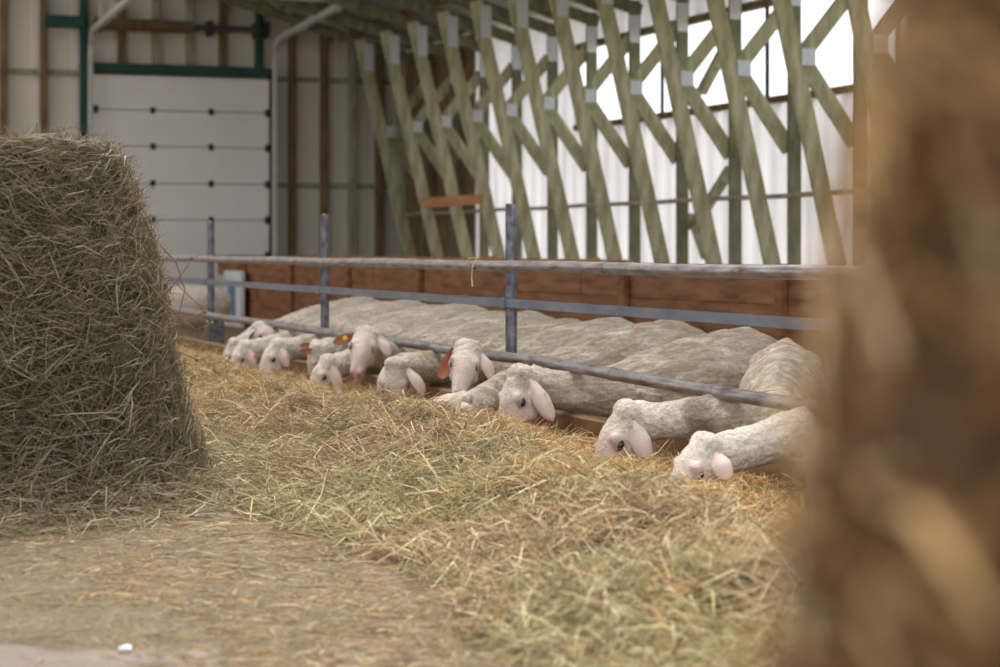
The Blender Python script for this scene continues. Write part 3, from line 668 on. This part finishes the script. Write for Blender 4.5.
    for sg, nm in ((-1, 'a'), (1, 'b')):
        e = ears.get(nm, {})
        rt = hp(.012, .062*sg, .024)
        dr = e.get('dir'); dr = cv(*dr).normalized() if dr else (S*sg*.55 + Vector((0, 0, -1))*.9 - U*.1).normalized()
        ln = e.get('len', .175)*hs/1.2*1.0; wd = e.get('w', .040)*hs/1.2
        nin = e.get('inner'); nin = cv(*nin) if nin else (-S*sg*.9+F*.3)
        nin = (nin-dr*nin.dot(dr)).normalized(); sd2 = dr.cross(nin)
        bm = nb(); NT, NS = 12, 8; lay = []
        for lyr in (0, 1):
            g = []
            for i_ in range(NT+1):
                t = i_/NT; wv = wd*min(1, .5+1.1*t)*math.sqrt(max(.004, 1-(max(0, t-.5)/.5)**2))
                row = []
                for k in range(NS+1):
                    s_ = k/NS*2-1; cup = (s_*s_)*wd*.55*(1-t*.6)
                    bend = -.02*math.sin(PI*t)
                    p = rt + dr*(ln*t-.01) + sd2*(s_*wv) + nin*(cup+bend - (0 if lyr == 0 else .005*(1-.7*abs(s_))*(1-.5*t)))
                    row.append(bm.verts.new(p-base))
                g.append(row)
            lay.append(g)
        for lyr, g in enumerate(lay):
            for i_ in range(NT):
                for k in range(NS):
                    f = bm.faces.new((g[i_][k], g[i_][k+1], g[i_+1][k+1], g[i_+1][k])); f.material_index = 1 if lyr == 0 else 0; f.smooth = True
        a, b = lay
        edge = [(i_, 0) for i_ in range(NT+1)] + [(NT, k) for k in range(1, NS+1)] + [(i_, NS) for i_ in range(NT-1, -1, -1)]
        for (i1, k1), (i2, k2) in zip(edge, edge[1:]): f = bm.faces.new((a[i1][k1], a[i2][k2], b[i2][k2], b[i1][k1])); f.smooth = True
        eo = obj('ear', bm, [M['ear_out'], M['ear_in_backlit']], o)
        tcs = (tagc or {}).get(nm)
        if tcs:
            face_dir = -nin if e.get('tag_out', True) else nin
            for j, tc in enumerate(tcs):
                c2 = rt + dr*ln*(.42+.14*j) + face_dir*(.014 if e.get('tag_out', True) else .012) + sd2*wd*e.get('ts', .3)
                bm = nb(); r_ = bmesh.ops.create_cube(bm, size=1)
                for v in r_['verts']: v.co = c2 + dr*v.co.x*.026 + sd2*v.co.y*.024 + face_dir*v.co.z*.004 - base
                bmesh.ops.bevel(bm, geom=list(bm.edges), offset=.0012, segments=1, affect='EDGES')
                obj('ear_tag', bm, M['tag_'+tc], eo)
    if collar:
        a_, b_ = Vector(hb), Vector(neck0[:3])
    return o
D3 = (-.5, -.82, .2)
SHEEP = [
 dict(label='sheep with long pale ear and a dark smudged neck feeding in golden straw, right side', head=W(635, 420, L=3.74), fwd=(-.52, -.84, .12), up=(-.8, .5, .25), chest=(4.2, 7.7), bdir=(.55, .835),
      ears={'a': {'dir': (.32, -.95, .15), 'inner': (.0, 0, -1)}, 'b': {'dir': (.2, -.9, -.4)}}, tone=.05, hs=1.15, collar=True),
 dict(label='whitish sheep with its muzzle buried in straw, in front of the dark smudged sheep', head=W(711, 453, L=3.6), fwd=(-.62, -.72, .28), up=(-.5, .75, .35), chest=(4.28, 7.05), bdir=(1, -.15),
      ears={'a': {'dir': (.35, -.75, .5), 'len': .13, 'inner': (0, 0, -1)}}, tone=.4, neckz=.215),
 dict(label='sheep half hidden behind the blurred foreground straw, only its pale head edge showing', head=W(850, 428, L=3.8), fwd=(-.5, -.8, .2), up=(-.8, .5, .3), chest=(4.28, 6.1), tone=.3),
 dict(label='curly-crowned sheep with yellow and green ear tag, beside the fence post', head=W(527, 380, L=3.76), fwd=(-.36, -.9, .25), up=(-.8, .3, .5), chest=(4.22, 9.55), bdir=(1, .02),
      ears={'a': {'dir': (.5, -.86, .25), 'inner': (0, 0, -1), 'len': .22, 'ts': .5}}, tagc={'a': ('green', 'yellow')}, tone=.0, hs=1.12),
 dict(label='white-faced sheep looking out with one orange-lined ear spread, left of the fence post', head=W(468, 354, L=3.74), fwd=(-.16, -.66, .74), up=(0, .68, .72), chest=(4.22, 11.27), hs=.98,
      ears={'b': {'dir': (-.45, -.9, .1), 'inner': (.0, .2, 1), 'len': .19}, 'a': {'dir': (.42, -.9, .1), 'inner': (-.6, 0, -.8)}}, tone=.15, tagc={}),
 dict(label='sheep lying its head flat along the hay, between the white-faced and the curly-crowned sheep', head=W(463, 407, L=3.56), fwd=(-.95, -.12, .28), up=(-.1, .95, .05), chest=(4.22, 10.45), hs=.85,
      ears={'a': {'dir': (.5, -.7, .4), 'len': .1}, 'b': {'dir': (.5, -.7, -.6), 'len': .1}}, tone=.0, neckz=.21),
 dict(label='sheep with bowed head turned crown-first and a yellow tagged ear, under the neck rail', head=W(399, 366, L=3.68), fwd=(-.12, -.97, .12), up=(-.35, .12, .92), chest=(4.22, 11.97),
      ears={'a': {'dir': (.55, -.82, .2), 'inner': (-.6, 0, -.8), 'len': .19, 'ts': .5}, 'b': {'dir': (-.25, -.95, .1), 'inner': (.8, 0, -.5)}}, tagc={'a': ('yellow',)}, tone=.05),
 dict(label='sheep facing out with open mouth and an orange-lined ear held sideways', head=W(367, 339, L=3.72), fwd=(-.18, -.64, .75), up=(0, .68, .72), chest=(4.22, 12.65), hs=.98, open_mouth=True,
      ears={'b': {'dir': (-.93, -.3, .15), 'inner': (0, -.2, 1), 'len': .16, 'w': .032, 'tag_out': False}, 'a': {'dir': (.6, -.78, .1), 'inner': (-.6, 0, -.7), 'len': .15}}, tone=.2, tagc={'b': ('yellow',)}),
 dict(label='sheep feeding head down with a blue and yellow tagged hanging ear', head=W(332, 365, L=3.66), fwd=(-.5, -.8, .25), up=(-.75, .5, .4), chest=(4.22, 13.3), hs=.95,
      ears={'a': {'dir': (.3, -.93, .2), 'inner': (0, 0, -1), 'len': .22, 'ts': .4}}, tagc={'a': ('blue', 'yellow')}, tone=.3),
 dict(label='sheep behind the blue tagged one, an orange-lined ear sticking out left', head=W(322, 348, L=3.86), fwd=(-.25, -.9, -.2), up=(-.9, .2, .3), chest=(4.22, 13.95), hs=.9,
      ears={'a': {'dir': (-.99, .05, .1), 'inner': (0, -.3, 1), 'len': .17, 'w': .026}, 'b': {'dir': (-.99, .0, -.1), 'inner': (0, -.5, .8), 'len': .15, 'w': .024}}, tone=.3),
 dict(label='sheep feeding head down with a pink and yellow tagged ear', head=W(281, 348, L=3.68), fwd=(-.5, -.8, .25), up=(-.75, .5, .4), chest=(4.22, 14.6), hs=.95,
      ears={'a': {'dir': (.35, -.9, .25), 'inner': (0, 0, -1), 'len': .17, 'ts': .5}}, tagc={'a': ('yellow', 'pink')}, tone=.35),
 dict(label='leftmost sheep with its eye visible, feeding low beneath the raised head', head=W(249, 350, L=3.66), fwd=(-.5, -.78, .3), up=(-.75, .5, .4), chest=(4.22, 15.25), hs=.95,
      ears={'a': {'dir': (.3, -.92, .2), 'inner': (0, 0, -1), 'len': .16, 'ts': .7}}, tagc={'a': ('pink',)}, tone=.35),
 dict(label='sheep with raised head turned right at the far end of the row', head=W(257, 331, L=3.84), fwd=(.68, -.5, .45), up=(.3, .85, .3), chest=(4.22, 15.9), hs=.9,
      ears={'b': {'dir': (-.3, -.9, .2), 'inner': (1, 0, 0), 'len': .14}, 'a': {'dir': (-.2, -.9, -.3), 'len': .14}}, tone=.35),
 dict(label='farthest sheep of the near row, head bowed behind the raised one', head=W(238, 346, L=3.82), fwd=(-.4, -.85, .1), up=(-.8, .5, .2), chest=(4.22, 16.5), hs=.9, tone=.4),
 dict(label='pale sheep beyond the second gap, seen just right of the big bale', head=Vector((3.75, 22.4, .2)), fwd=(-.4, -.85, .1), up=(-.8, .5, .2), chest=(4.22, 22.6), tone=.45),
 dict(label='pale sheep farther back beyond the gap, mostly behind the big bale', head=Vector((3.75, 23.3, .2)), fwd=(-.4, -.85, .1), up=(-.8, .5, .2), chest=(4.22, 23.4), tone=.45),
]
for i_, s_ in enumerate(SHEEP):
    s_['zback'] = (.0, .0, .0, .0, .0, .015, -.03, .0, -.02, .02, -.01, .02, -.02, .01, 0, 0)[i_]
    make_sheep(**s_)
